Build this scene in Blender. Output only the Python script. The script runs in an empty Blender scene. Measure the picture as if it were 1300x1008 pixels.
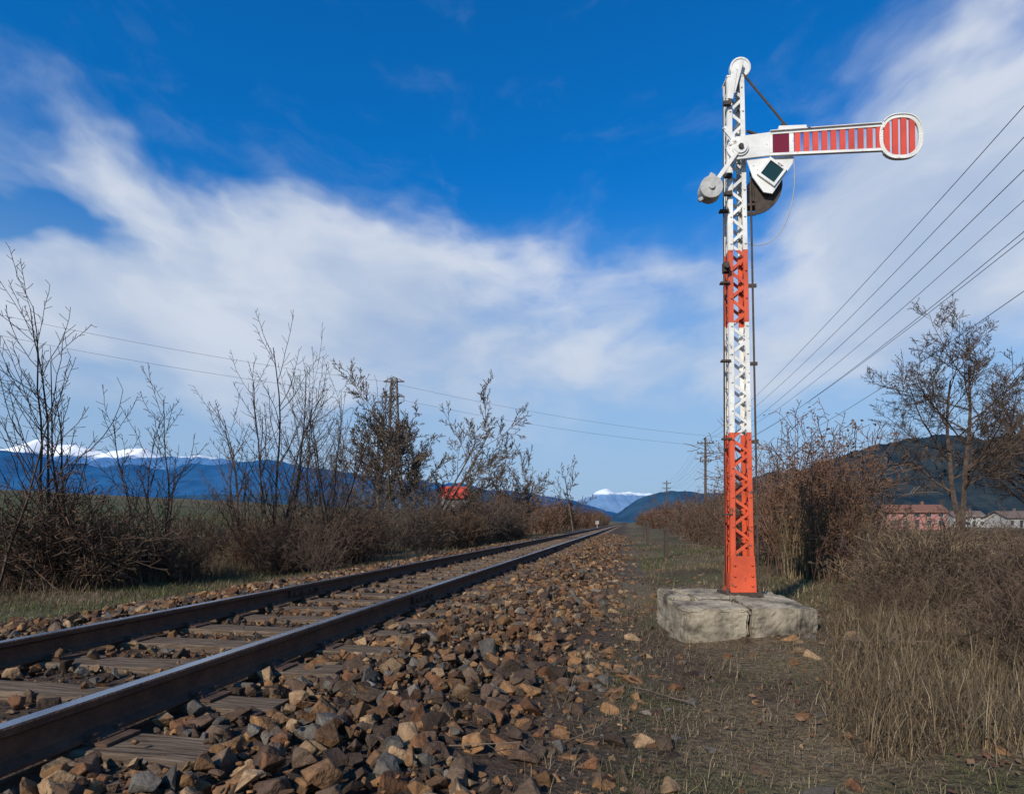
import bpy, bmesh, math, random
import numpy as np
from mathutils import Vector, Matrix
random.seed(7); rng=np.random.default_rng(7)
scene=bpy.context.scene
DX,DY=0.1805,0.9836   # track direction
NX,NY=0.9836,-0.1805  # right of track
def W(u,t,z=0.0): return (u*NX+t*DX, u*NY+t*DY, z)

# ------------------------------------------------------------ noise
def vn(x,y):
    x=np.asarray(x,dtype=float); y=np.asarray(y,dtype=float)
    xi=np.floor(x); yi=np.floor(y); fx=x-xi; fy=y-yi
    fx=fx*fx*(3-2*fx); fy=fy*fy*(3-2*fy)
    def h(a,b):
        s=np.sin(a*127.1+b*311.7)*43758.5453
        return s-np.floor(s)
    return (h(xi,yi)*(1-fx)+h(xi+1,yi)*fx)*(1-fy)+(h(xi,yi+1)*(1-fx)+h(xi+1,yi+1)*fx)*fy
def fbm(x,y,o=4):
    s=0;a=.5
    for i in range(o):
        s=s+a*vn(x*2**i+17.3*i,y*2**i-9.1*i); a*=.5
    return s/(1-.5**o)
def sst(a,b,x):
    t=np.clip((x-a)/(b-a),0,1); return t*t*(3-2*t)
def H(x,y):
    x=np.asarray(x,dtype=float); y=np.asarray(y,dtype=float)
    u=x*NX+y*NY; c=np.abs(u+2.87)
    z=.05*(1-sst(1.7,3.1,c))
    z=z+.09*sst(.3,1.6,u)-.06*sst(-5.,-6.5,u)
    z=z-.85*sst(12,45,u)
    z=z+.06*np.exp(-((x-1.9)**2+(y-5.1)**2)/1.6)
    r=np.clip(-u-11,0,None)
    z=z+.088*85*(1-np.exp(-(r/60.)**1.3))
    out=sst(2.6,3.6,c); d=np.hypot(x,y)
    z=z+out*((fbm(x*1.7,y*1.7)-.5)*.10+(fbm(x*.3,y*.3)-.5)*.25*np.clip(d/12,0,2))
    return z

# ------------------------------------------------------------ materials
def newmat(name):
    m=bpy.data.materials.new(name); m.use_nodes=True
    nt=m.node_tree; return m,nt,nt.nodes['Principled BSDF']
def mat(name,c1,c2=None,scale=8,rough=.8,bump=0,metal=0,bscale=None,stretch=(1,1,1),c3=None,spec=.3,lo=.35,hi=.65,rotz=0,detail=8):
    m,nt,b=newmat(name); N=nt.nodes; L=nt.links
    b.inputs['Roughness'].default_value=rough; b.inputs['Metallic'].default_value=metal
    b.inputs['Specular IOR Level'].default_value=spec
    b.inputs['Base Color'].default_value=(*c1,1)
    tc=N.new('ShaderNodeTexCoord'); mp=N.new('ShaderNodeMapping'); mp.inputs['Scale'].default_value=stretch; mp.vector_type='POINT'
    if rotz:
        m0=N.new('ShaderNodeMapping'); m0.inputs['Rotation'].default_value=(0,0,rotz); L.new(tc.outputs['Object'],m0.inputs[0]); L.new(m0.outputs[0],mp.inputs['Vector'])
    else: L.new(tc.outputs['Object'],mp.inputs['Vector'])
    if c2:
        n=N.new('ShaderNodeTexNoise'); n.inputs['Scale'].default_value=scale; n.inputs['Detail'].default_value=detail; n.inputs['Roughness'].default_value=.65
        L.new(mp.outputs[0],n.inputs['Vector'])
        r=N.new('ShaderNodeValToRGB'); r.color_ramp.elements[0].position=lo; r.color_ramp.elements[1].position=hi
        r.color_ramp.elements[0].color=(*c1,1); r.color_ramp.elements[1].color=(*c2,1)
        if c3:
            e=r.color_ramp.elements.new((lo+hi)/2); e.color=(*c3,1)
        L.new(n.outputs['Fac'],r.inputs['Fac']); L.new(r.outputs['Color'],b.inputs['Base Color'])
    if bump:
        n2=N.new('ShaderNodeTexNoise'); n2.inputs['Scale'].default_value=bscale or scale*3; n2.inputs['Detail'].default_value=6
        L.new(mp.outputs[0],n2.inputs['Vector'])
        bp=N.new('ShaderNodeBump'); bp.inputs['Strength'].default_value=bump; bp.inputs['Distance'].default_value=.02
        L.new(n2.outputs['Fac'],bp.inputs['Height']); L.new(bp.outputs['Normal'],b.inputs['Normal'])
    return m
def attrmat(name,attr='tint',scale=20,lo=.55,hi=1.25,rough=.9,bump=.5,bscale=40,spec=.2,dist=.02,detail=8,noise=True):
    m,nt,b=newmat(name); N=nt.nodes; L=nt.links
    b.inputs['Roughness'].default_value=rough; b.inputs['Specular IOR Level'].default_value=spec
    a=N.new('ShaderNodeAttribute'); a.attribute_name=attr
    if not noise:
        L.new(a.outputs['Color'],b.inputs['Base Color']); return m
    tc=N.new('ShaderNodeTexCoord'); n=N.new('ShaderNodeTexNoise'); n.inputs['Scale'].default_value=scale; n.inputs['Detail'].default_value=detail; n.inputs['Roughness'].default_value=.7
    L.new(tc.outputs['Object'],n.inputs['Vector'])
    mr=N.new('ShaderNodeMapRange'); mr.inputs['From Min'].default_value=.3; mr.inputs['From Max'].default_value=.7
    mr.inputs['To Min'].default_value=lo; mr.inputs['To Max'].default_value=hi
    L.new(n.outputs['Fac'],mr.inputs['Value'])
    vm=N.new('ShaderNodeVectorMath'); vm.operation='SCALE'
    L.new(a.outputs['Color'],vm.inputs[0]); L.new(mr.outputs[0],vm.inputs['Scale'])
    L.new(vm.outputs[0],b.inputs['Base Color'])
    if bump:
        n2=N.new('ShaderNodeTexNoise'); n2.inputs['Scale'].default_value=bscale; n2.inputs['Detail'].default_value=6
        L.new(tc.outputs['Object'],n2.inputs['Vector'])
        bp=N.new('ShaderNodeBump'); bp.inputs['Strength'].default_value=bump; bp.inputs['Distance'].default_value=dist
        L.new(n2.outputs['Fac'],bp.inputs['Height']); L.new(bp.outputs['Normal'],b.inputs['Normal'])
    return m

# ------------------------------------------------------------ mesh helpers
def link(o,parent=None):
    scene.collection.objects.link(o)
    if parent: o.parent=parent
    return o
def mkobj(name,verts,faces,mats,parent=None,midx=None,smooth=False):
    me=bpy.data.meshes.new(name); me.from_pydata([tuple(v) for v in verts],[],faces); 
    for m in (mats if isinstance(mats,(list,tuple)) else [mats]): me.materials.append(m)
    if midx is not None: me.polygons.foreach_set('material_index',midx)
    if smooth: me.polygons.foreach_set('use_smooth',[True]*len(me.polygons))
    me.update(); return link(bpy.data.objects.new(name,me),parent)
def fastmesh(name,V,F,tint,mats,smooth=False):
    me=bpy.data.meshes.new(name); n=len(V); m,k=F.shape
    me.vertices.add(n); me.vertices.foreach_set('co',V.astype(np.float32).ravel())
    me.loops.add(m*k); me.loops.foreach_set('vertex_index',F.astype(np.int32).ravel())
    me.polygons.add(m); me.polygons.foreach_set('loop_start',np.arange(0,m*k,k,dtype=np.int32))
    if tint is not None:
        a=me.attributes.new('tint','FLOAT_COLOR','POINT')
        a.data.foreach_set('color',np.hstack([tint,np.ones((n,1))]).astype(np.float32).ravel())
    me.materials.append(mats); me.update(calc_edges=True); me.validate()
    me.polygons.foreach_set('use_smooth',np.full(len(me.polygons),smooth))
    return link(bpy.data.objects.new(name,me))
def empty(name,loc=(0,0,0)):
    e=bpy.data.objects.new(name,None); e.location=loc; e.empty_display_size=.2; return link(e)
class MB:
    def __init__(s): s.v=[];s.f=[];s.m=[]
    def poly(s,pts,faces,mi=0):
        o=len(s.v); s.v+= [tuple(p) for p in pts]
        for f in faces: s.f.append([o+i for i in f]); s.m.append(mi)
    def box(s,a,b,mi=0):
        (x0,y0,z0),(x1,y1,z1)=a,b
        s.poly([(x0,y0,z0),(x1,y0,z0),(x1,y1,z0),(x0,y1,z0),(x0,y0,z1),(x1,y0,z1),(x1,y1,z1),(x0,y1,z1)],
          [(3,2,1,0),(4,5,6,7),(0,1,5,4),(1,2,6,5),(2,3,7,6),(3,0,4,7)],mi)
    def beam(s,p,q,w,t,mi=0,up=(0,1,0)):
        p=Vector(p);q=Vector(q);d=(q-p).normalized(); up=Vector(up)
        a=d.cross(up); 
        if a.length<1e-4: a=d.cross(Vector((1,0,0)))
        a.normalize(); b=a.cross(d).normalized(); a=a*w/2; b=b*t/2
        s.poly([p-a-b,p+a-b,p+a+b,p-a+b,q-a-b,q+a-b,q+a+b,q-a+b],[(3,2,1,0),(4,5,6,7),(0,1,5,4),(1,2,6,5),(2,3,7,6),(3,0,4,7)],mi)
    def cyl(s,p,q,r,n=16,mi=0,r2=None):
        p=Vector(p);q=Vector(q);d=(q-p).normalized(); r2=r if r2 is None else r2
        a=d.orthogonal().normalized(); b=d.cross(a)
        pts=[]
        for c,rr in((p,r),(q,r2)):
            for i in range(n):
                t=2*math.pi*i/n; pts.append(c+a*math.cos(t)*rr+b*math.sin(t)*rr)
        fs=[[i,(i+1)%n,n+(i+1)%n,n+i] for i in range(n)]+[list(range(n))[::-1],list(range(n,2*n))]
        s.poly(pts,fs,mi)
    def prism(s,xz,y0,y1,mi=0):
        n=len(xz)
        s.poly([(x,y0,z) for x,z in xz]+[(x,y1,z) for x,z in xz],
          [list(range(n)),list(range(n,2*n))[::-1]]+[[i,n+i,n+(i+1)%n,(i+1)%n] for i in range(n)],mi)
    def ring(s,cx,cz,ro,ri,y0,y1,a0=0,a1=360,n=40,mi=0,sx=1.,ex=2.):
        def P(r,A):
            c,s_=math.cos(A),math.sin(A)
            return (cx+sx*r*math.copysign(abs(c)**(2/ex),c),cz+r*math.copysign(abs(s_)**(2/ex),s_))
        for i in range(n):
            A=math.radians(a0+(a1-a0)*i/n);B=math.radians(a0+(a1-a0)*(i+1)/n)
            s.prism([P(ri,A),P(ro,A),P(ro,B),P(ri,B)],y0,y1,mi)
    def obj(s,name,mats,parent=None,bevel=0):
        o=mkobj(name,s.v,s.f,mats,parent,s.m)
        bm=bmesh.new(); bm.from_mesh(o.data); bmesh.ops.recalc_face_normals(bm,faces=bm.faces); bm.to_mesh(o.data); bm.free()
        if bevel:
            md=o.modifiers.new('bev','BEVEL'); md.width=bevel; md.segments=2; md.limit_method='ANGLE'
        return o

# ------------------------------------------------------------ camera / light / world
cam=bpy.data.cameras.new('camera'); co=bpy.data.objects.new('camera',cam); link(co)
co.location=(0,0,.95); co.rotation_euler=(math.radians(90),0,0)
cam.sensor_width=36; cam.lens=22.15; cam.shift_y=.1223; cam.clip_end=60000; cam.clip_start=.05
scene.camera=co
SAZ=212; SEL=33
sd=Vector((math.sin(math.radians(SAZ))*math.cos(math.radians(SEL)),math.cos(math.radians(SAZ))*math.cos(math.radians(SEL)),math.sin(math.radians(SEL))))
sun=bpy.data.lights.new('sun','SUN'); sun.energy=5.; sun.angle=math.radians(.5); sun.color=(1,.90,.76)
so=bpy.data.objects.new('sun',sun); link(so); so.rotation_euler=(-sd).to_track_quat('-Z','Y').to_euler()
scene.view_settings.view_transform='Standard'; scene.view_settings.look='None'; scene.view_settings.exposure=0

w=bpy.data.worlds.new('World'); scene.world=w; w.use_nodes=True
try:
    w.cycles.sampling_method='MANUAL'; w.cycles.sample_map_resolution=256
except Exception: pass
nt=w.node_tree; N=nt.nodes; L=nt.links; bg=N['Background']; STR=.1; bg.inputs['Strength'].default_value=STR
def M(op,a,b=None,c=None,clamp=False):
    n=N.new('ShaderNodeMath'); n.operation=op; n.use_clamp=clamp
    for i,x in enumerate((a,b,c)):
        if x is None: continue
        if isinstance(x,(int,float)): n.inputs[i].default_value=x
        else: L.new(x,n.inputs[i])
    return n.outputs[0]
def VM(op,a,b=None):
    n=N.new('ShaderNodeVectorMath'); n.operation=op
    for i,x in enumerate((a,b)):
        if x is None: continue
        if isinstance(x,tuple): n.inputs[i].default_value=x
        else: L.new(x,n.inputs[i])
    return n
def MIX(f,a,b):
    n=N.new('ShaderNodeMix'); n.data_type='RGBA'
    if isinstance(f,(int,float)): n.inputs[0].default_value=f
    else: L.new(f,n.inputs[0])
    for i,x in ((6,a),(7,b)):
        if isinstance(x,tuple): n.inputs[i].default_value=(*x,1)
        else: L.new(x,n.inputs[i])
    return n.outputs[2]
def SS(x,a,b,ta=0.,tb=1.):
    n=N.new('ShaderNodeMapRange'); n.interpolation_type='SMOOTHSTEP'
    n.inputs['From Min'].default_value=a;n.inputs['From Max'].default_value=b;n.inputs['To Min'].default_value=ta;n.inputs['To Max'].default_value=tb
    L.new(x,n.inputs['Value']); return n.outputs[0]
sky=N.new('ShaderNodeTexSky'); sky.sky_type='NISHITA'; sky.sun_disc=False
sky.sun_elevation=math.radians(SEL); sky.sun_rotation=math.radians(SAZ)
tc=N.new('ShaderNodeTexCoord'); sp=N.new('ShaderNodeSeparateXYZ'); L.new(tc.outputs['Generated'],sp.inputs[0])
az=M('MULTIPLY',M('ARCTAN2',sp.outputs[0],sp.outputs[1]),57.2958)
el=M('MULTIPLY',M('ARCSINE',sp.outputs[2]),57.2958)
ae=N.new('ShaderNodeCombineXYZ'); L.new(az,ae.inputs[0]); L.new(el,ae.inputs[1])
azs=M('SQRT',M('MULTIPLY_ADD',az,az,200.))
els=M('MULTIPLY_ADD',azs,-.17,el)
st=N.new('ShaderNodeCombineXYZ'); L.new(az,st.inputs[0]); L.new(els,st.inputs[1])
def NO(vec,scale,detail=8,rough=.6,dist=0.,off=(0,0,0)):
    m=N.new('ShaderNodeMapping'); m.inputs['Scale'].default_value=scale; m.inputs['Location'].default_value=off; L.new(vec,m.inputs[0])
    n=N.new('ShaderNodeTexNoise'); n.inputs['Scale'].default_value=1.;n.inputs['Detail'].default_value=detail;n.inputs['Roughness'].default_value=rough;n.inputs['Distortion'].default_value=dist
    L.new(m.outputs[0],n.inputs['Vector']); return n
wn=NO(st.outputs[0],(.06,.10,1),4,.55,0,(3,1,0))
wrp=VM('MULTIPLY',VM('SUBTRACT',wn.outputs['Color'],(.5,.5,.5)).outputs[0],(26.,15.,0.))
aw=VM('ADD',ae.outputs[0],wrp.outputs[0]).outputs[0]
stw=VM('ADD',st.outputs[0],VM('MULTIPLY',wrp.outputs[0],(.5,.45,0)).outputs[0]).outputs[0]
blobs=[(-33,26.5,9,3.,.7),(-22,22.5,13,4.2,.85),(-36,16.5,14,4.5,1.),(-12,19.5,14,4.5,1.),(-1,23.5,8,2.2,.5),(-22,12,20,5,.7),(4,13,18,4.8,.75),
 (32,24,8,5,1.05),(40,28,7,4,1.05),(28,17,12,5,.95),(14,21,6,2.4,.5),(40,20,9,6,.9),(24,27,5,1.5,.3),
 (-38,21.8,7,1.3,-.8),(-75,25,20,9,.8),(110,25,45,10,.8),(-150,28,45,12,.8)]
acc=None
for a,e,sa,se,wt in blobs:
    d=VM('MULTIPLY',VM('SUBTRACT',aw,(a,e,0.)).outputs[0],(1/sa,1/se,0.)).outputs[0]
    q=VM('DOT_PRODUCT',d,d).outputs['Value']
    g=M('EXPONENT',M('MULTIPLY',q,-1.))
    acc=M('MULTIPLY',g,wt) if acc is None else M('MULTIPLY_ADD',g,wt,acc)
n1=NO(stw,(.07,.14,1),7,.52,.2,(3.1,1.7,0))
n2=NO(stw,(.20,.42,1),8,.6,.3,(1.1,4.7,0))
amp=SS(el,25,33,1.5,.75)
dens=M('MULTIPLY_ADD',M('SUBTRACT',n1.outputs['Fac'],.5),amp,acc)
dens=M('MULTIPLY_ADD',M('SUBTRACT',n2.outputs['Fac'],.5),.50,dens)
mask=M('MULTIPLY',SS(dens,.02,1.2),.92)
deep=VM('MULTIPLY',sky.outputs[0],(.035,.86,1.72)).outputs[0]
low=VM('MULTIPLY',sky.outputs[0],(.50,1.0,1.40)).outputs[0]
base=MIX(SS(el,8,30),low,deep)
haze=M('MULTIPLY',SS(el,27,2),.88)
base=MIX(haze,base,(3.4,4.8,7.0))
ccf=M('MULTIPLY',SS(n1.outputs['Fac'],.32,.68),SS(el,5,20,.35,1.))
cc=MIX(ccf,(4.5,5.5,7.2),(6.9,7.4,8.3))
L.new(MIX(mask,base,cc),bg.inputs['Color'])

# ------------------------------------------------------------ ground
n=360; s_=2.; a_=math.asinh(20000/s_)
t=np.linspace(-1,1,n); gx=np.sinh(a_*t)*s_; gy=np.sinh(a_*t)*s_+4
X,Y=np.meshgrid(gx,gy); Z=H(X,Y)
V=np.stack([X.ravel(),Y.ravel(),Z.ravel()],1)
idx=np.arange(n*n).reshape(n,n)
F=np.stack([idx[:-1,:-1].ravel(),idx[:-1,1:].ravel(),idx[1:,1:].ravel(),idx[1:,:-1].ravel()],1)
x,y=V[:,0],V[:,1]; u=x*NX+y*NY; c=np.abs(u+2.87)
def mixc(a,b,f): return a*(1-f[:,None])+b*f[:,None]
R_=lambda c_: np.repeat(np.array([c_]),len(x),0)
f1=fbm(x*.8,y*.8)
col=mixc(R_([.065,.044,.027]),R_([.135,.098,.058]),sst(.32,.66,f1))
col=mixc(col,R_([.055,.065,.02]),sst(.44,.62,fbm(x*.6+9,y*.6))*.65)
fld=sst(-9,-14,u); fc=mixc(R_([.115,.088,.045]),R_([.062,.07,.026]),sst(.35,.65,fbm(x*.02+3,y*.05)))
fc=mixc(fc,R_([.05,.04,.022]),sst(.5,.7,fbm(x*.15,y*.1+4))*.6)
col=mixc(col,fc,fld)
col=mixc(col,R_([.055,.036,.024]),1-sst(2.3,3.3,c+(f1-.5)*1.2))
ground=fastmesh('ground',V,F,col,attrmat('ground_mat',scale=14,lo=.45,hi=1.5,bump=1.,bscale=28,dist=.04),True)

# ------------------------------------------------------------ ballast stones
def rock_tpl(bev):
    bm=bmesh.new()
    k=random.randint(9,13)
    for i in range(k):
        v=Vector((random.uniform(-1,1),random.uniform(-1,1),random.uniform(-1,1)))
        m=max(abs(v.x),abs(v.y),abs(v.z)); v=v/m if m>0 else v
        v=(v+v.normalized()*1.0)*.5
        bm.verts.new(v)
    r=bmesh.ops.convex_hull(bm,input=bm.verts)
    bmesh.ops.delete(bm,geom=[g for g in r['geom_interior'] if isinstance(g,bmesh.types.BMVert)],context='VERTS')
    bmesh.ops.dissolve_limit(bm,angle_limit=math.radians(14),verts=bm.verts,edges=bm.edges)
    if bev:
        bmesh.ops.bevel(bm,geom=list(bm.edges),offset=.06,segments=1,affect='EDGES',profile=.5)
    bmesh.ops.triangulate(bm,faces=bm.faces)
    bm.verts.ensure_lookup_table(); bm.verts.index_update()
    v=np.array([q.co[:] for q in bm.verts]); f=np.array([[q.index for q in fc.verts] for fc in bm.faces]); bm.free(); return v,f
def rocks(name,P,S,C,tpls,mt):
    VV=[];FF=[];CC=[];o=0
    which=rng.integers(0,len(tpls),len(P))
    for k,(tv,tf) in enumerate(tpls):
        ii=np.where(which==k)[0]; m=len(ii)
        if not m: continue
        q=rng.normal(size=(m,4)); q/=np.linalg.norm(q,axis=1)[:,None]; a,b,c_,d=q.T
        R=np.stack([1-2*(c_*c_+d*d),2*(b*c_-a*d),2*(b*d+a*c_),2*(b*c_+a*d),1-2*(b*b+d*d),2*(c_*d-a*b),2*(b*d-a*c_),2*(c_*d+a*b),1-2*(b*b+c_*c_)],1).reshape(m,3,3)
        an=rng.uniform(.6,1.2,(m,1,3))
        v=np.einsum('mij,mvj->mvi',R,tv[None]*an)*S[ii][:,None,None]
        v[:,:,2]*=.85
        v+=P[ii][:,None,:]
        VV.append(v.reshape(-1,3)); FF.append((tf[None]+(np.arange(m)*len(tv))[:,None,None]+o).reshape(-1,3)); o+=m*len(tv)
        CC.append(np.repeat(C[ii],len(tv),0))
    return fastmesh(name,np.vstack(VV),np.vstack(FF),np.vstack(CC),mt)
pal=np.array([[.145,.078,.038],[.09,.06,.04],[.18,.095,.042],[.07,.043,.029],[.21,.135,.075],[.12,.057,.028],[.095,.082,.068],[.052,.034,.024]])
def scatter(nn,u0,u1,t0,t1,s0,s1,pw=1.):
    uu=rng.uniform(u0,u1,nn); tt=t0+(t1-t0)*rng.uniform(0,1,nn)**pw
    xx=uu*NX+tt*DX; yy=uu*NY+tt*DY
    cc_=np.abs(uu+2.87)
    edge=sst(3.25,2.2,cc_+(fbm(xx*1.2,yy*1.2)-.5)*1.6)
    dens=np.where(cc_<.68,.62,1.)*np.maximum(edge,.08)
    keep=rng.uniform(0,1,nn)<dens
    keep&=(np.abs(uu+2.12)>.12)&(np.abs(uu+3.62)>.12)
    ph=np.abs(((tt/.62)%1)-.5)
    keep&=~((cc_<1.25)&(ph<.21)&(rng.uniform(0,1,nn)<.93))
    uu,tt,xx,yy,cc_=uu[keep],tt[keep],xx[keep],yy[keep],cc_[keep]; m=len(uu)
    S=rng.uniform(s0,s1,m)*rng.uniform(.6,1.15,m); S=np.where(cc_<.68,S*.7,S)
    ph=np.abs(((tt/.62)%1)-.5)
    on=((cc_<1.25)&(ph<.21))
    z=H(xx,yy)+S*.15+rng.uniform(0,.035,m)*(cc_<1.9)+np.where(on,.05,0)
    z+=.05*sst(1.1,1.5,cc_)*sst(2.6,1.9,cc_)*rng.uniform(0,1,m)-S*.3*(cc_>2.6)
    C=pal[rng.integers(0,len(pal),m)]*rng.uniform(.6,1.35,(m,1))
    return np.stack([xx,yy,z],1),S,C
random.seed(3)
tb=[rock_tpl(True) for _ in range(16)]; tl=[rock_tpl(False) for _ in range(10)]
rm=attrmat('ballast_stone',scale=22,lo=.45,hi=1.5,bump=.9,bscale=55,dist=.012)
A=scatter(8200,-6.0,1.6,.8,8.,.026,.072); B=scatter(17000,-6.0,1.3,8.,45,.035,.063,1.5)
g=empty('ballast_gravel')
o1=rocks('near_stones',*A,tb,rm); o2=rocks('far_stones',*B,tl,rm); o1.parent=g; o2.parent=g
C_=scatter(16000,-6.0,2.1,.8,8.,.008,.022); o3=rocks('stone_chips',*C_,tl,rm); o3.parent=g

# ------------------------------------------------------------ railway track
tr=empty('railway_track')
steel=mat('rail_head_steel',(.50,.54,.60),(.36,.36,.38),scale=3,rough=.26,metal=1,stretch=(1,.1,1))
rust=mat('rail_rust',(.055,.030,.020),(.15,.072,.040),scale=7,rough=.85,bump=.5,bscale=60,lo=.3,hi=.75)
prof=[(-.065,0),(.065,0),(.065,.011),(.02,.028),(.009,.04),(.009,.105),(.034,.118),(.036,.143),(.030,.150),(-.030,.150),(-.036,.143),(-.034,.118),(-.009,.105),(-.009,.04),(-.02,.028),(-.065,.011)]
ts=[-4+i*3. for i in range(30)]+[90,120,160,220,300,420,600,900]
for nm,uc in (('rail_near',-2.12),('rail_far',-3.62)):
    vs=[];fs=[];ms=[];k=len(prof)
    for t_ in ts:
        for (a,zv) in prof: vs.append(W(uc+a,t_,zv+.10))
    for i in range(len(ts)-1):
        for j in range(k):
            j2=(j+1)%k; fs.append([i*k+j,i*k+j2,(i+1)*k+j2,(i+1)*k+j]); ms.append(0 if j in(8,9) else 1)
    mkobj(nm,vs,fs,[steel,rust],tr,ms)
ANG=math.atan2(DX,DY)
wood=mat('sleeper_wood',(.045,.030,.021),(.19,.14,.10),scale=4,rough=.95,bump=1.,bscale=6,stretch=(1.,10,10),lo=.3,hi=.72,rotz=ANG,spec=.1)
sl=MB(); fast=MB()
for i in range(-3,420):
    t_=.62*(i+.5)
    j1=random.uniform(-.06,.06); an=random.uniform(-.03,.03)
    t_c=t_+random.uniform(-.025,.025); hw=.12+random.uniform(-.015,.012); hl=1.27; top=.098+random.uniform(-.006,.001)
    nseg=9 if i<30 else 1
    pts=[]
    for q in range(nseg+1):
        uu=-2.87+j1+(-hl+2*hl*q/nseg)
        wj=random.uniform(-.012,.012) if nseg>1 else 0; zj=random.uniform(-.010,0) if nseg>1 else 0
        for (a,zv) in ((-hw,-.05),(hw+wj,-.05),(hw+wj,top-.014),(hw-.014+wj,top+zj),(-hw+.014+wj,top+zj),(-hw+wj,top-.014)):
            pts.append(W(uu,t_c+a+an*(uu+2.87),zv))
    fs=[]
    for q in range(nseg):
        for e in range(6): fs.append([q*6+e,q*6+(e+1)%6,(q+1)*6+(e+1)%6,(q+1)*6+e])
    fs.append([0,1,2,3,4,5]); fs.append([nseg*6+e for e in (5,4,3,2,1,0)])
    sl.poly(pts,fs)
    if i<70:
        for uc in(-2.12,-3.62):
            for sgn in(-1,1):
                for tt in(-.06,.06):
                    p=W(uc+sgn*.09,t_c+tt,.098); fast.cyl(p,(p[0],p[1],.135),.013,8); fast.cyl((p[0],p[1],.103),(p[0],p[1],.118),.024,6)
                fast.beam(W(uc+sgn*.045,t_c,.125),W(uc+sgn*.115,t_c,.104),.13,.014,up=(0,0,1))
            fast.beam(W(uc-.17,t_c,.1005),W(uc+.17,t_c,.1005),.17,.011,up=(0,0,1))
sl.obj('sleepers',wood,tr)
for uc,t0 in((-2.12,6.3),(-2.12,18.6),(-3.62,6.6),(-3.62,18.9)):
    for sgn in(-1,1):
        fast.beam(W(uc+sgn*.022,t0-.33,.175),W(uc+sgn*.022,t0+.33,.175),.07,.02,up=(NX,NY,0))
        for k in(-.24,-.09,.09,.24):
            fast.cyl(W(uc+sgn*.03,t0+k,.172),W(uc+sgn*.055,t0+k,.172),.02,6)
fast.obj('fastenings',mat('fastening_iron',(.04,.026,.02),(.10,.055,.035),scale=9,rough=.85,bump=.4,bscale=60),tr)

# ------------------------------------------------------------ semaphore signal
def paint(name,stops,rustamt=.64,sc=14):
    m,nt_,b=newmat(name); N_=nt_.nodes; L_=nt_.links
    tc_=N_.new('ShaderNodeTexCoord'); s=N_.new('ShaderNodeSeparateXYZ'); L_.new(tc_.outputs['Object'],s.inputs[0])
    r=N_.new('ShaderNodeValToRGB'); r.color_ramp.interpolation='CONSTANT'
    mm=N_.new('ShaderNodeMath'); mm.operation='DIVIDE'; mm.inputs[1].default_value=5.; L_.new(s.outputs[2],mm.inputs[0]); L_.new(mm.outputs[0],r.inputs['Fac'])
    r.color_ramp.elements[0].position=0; r.color_ramp.elements[0].color=(*stops[0][1],1)
    r.color_ramp.elements[1].position=stops[1][0]/5 if len(stops)>1 else 1; r.color_ramp.elements[1].color=(*stops[min(1,len(stops)-1)][1],1)
    for z_,c_ in stops[2:]:
        e=r.color_ramp.elements.new(z_/5); e.color=(*c_,1)
    n_=N_.new('ShaderNodeTexNoise'); n_.inputs['Scale'].default_value=sc; n_.inputs['Detail'].default_value=10; n_.inputs['Roughness'].default_value=.7
    L_.new(tc_.outputs['Object'],n_.inputs['Vector'])
    k=N_.new('ShaderNodeValToRGB'); k.color_ramp.elements[0].position=rustamt-.03; k.color_ramp.elements[1].position=rustamt+.03
    L_.new(n_.outputs['Fac'],k.inputs['Fac'])
    n3=N_.new('ShaderNodeTexNoise'); n3.inputs['Scale'].default_value=5; n3.inputs['Detail'].default_value=6; L_.new(tc_.outputs['Object'],n3.inputs['Vector'])
    mr=N_.new('ShaderNodeMapRange'); mr.inputs['From Min'].default_value=.3; mr.inputs['From Max'].default_value=.7; mr.inputs['To Min'].default_value=.68; mr.inputs['To Max'].default_value=1.05; L_.new(n3.outputs['Fac'],mr.inputs['Value'])
    sc_=N_.new('ShaderNodeVectorMath'); sc_.operation='SCALE'; L_.new(r.outputs['Color'],sc_.inputs[0]); L_.new(mr.outputs[0],sc_.inputs['Scale'])
    mx=N_.new('ShaderNodeMix'); mx.data_type='RGBA'; L_.new(k.outputs['Color'],mx.inputs[0]); L_.new(sc_.outputs[0],mx.inputs[6]); mx.inputs[7].default_value=(.10,.05,.03,1)
    L_.new(mx.outputs[2],b.inputs['Base Color']); b.inputs['Roughness'].default_value=.5
    bp=N_.new('ShaderNodeBump'); bp.inputs['Strength'].default_value=.3; bp.inputs['Distance'].default_value=.004; L_.new(n_.outputs['Fac'],bp.inputs['Height']); L_.new(bp.outputs['Normal'],b.inputs['Normal'])
    return m
RED=(.62,.09,.032); WH=(.74,.73,.70)
mastp=paint('mast_paint',[(0,RED),(1.31,WH),(2.24,RED),(2.85,WH)],.62)
whp=paint('white_paint',[(0,WH)],.63,10); redp=paint('red_paint',[(0,(.60,.07,.04))],.66)
dark=mat('dark_iron',(.03,.026,.024),(.08,.055,.04),scale=20,rough=.7)
grey=mat('weight_grey',(.42,.42,.41),(.30,.29,.27),scale=12,rough=.7,bump=.3)
maroon=mat('red_glass',(.16,.012,.02),rough=.25,spec=.5); dgreen=mat('green_glass',(.012,.035,.03),rough=.2,spec=.5)
sg=empty('semaphore_signal',(1.925,5.33,.37)); sg.rotation_euler=(0,-.012,math.radians(-3.5))
ZT=4.30
def hw(z): return .094-.026*z/ZT
m=MB()
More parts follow.
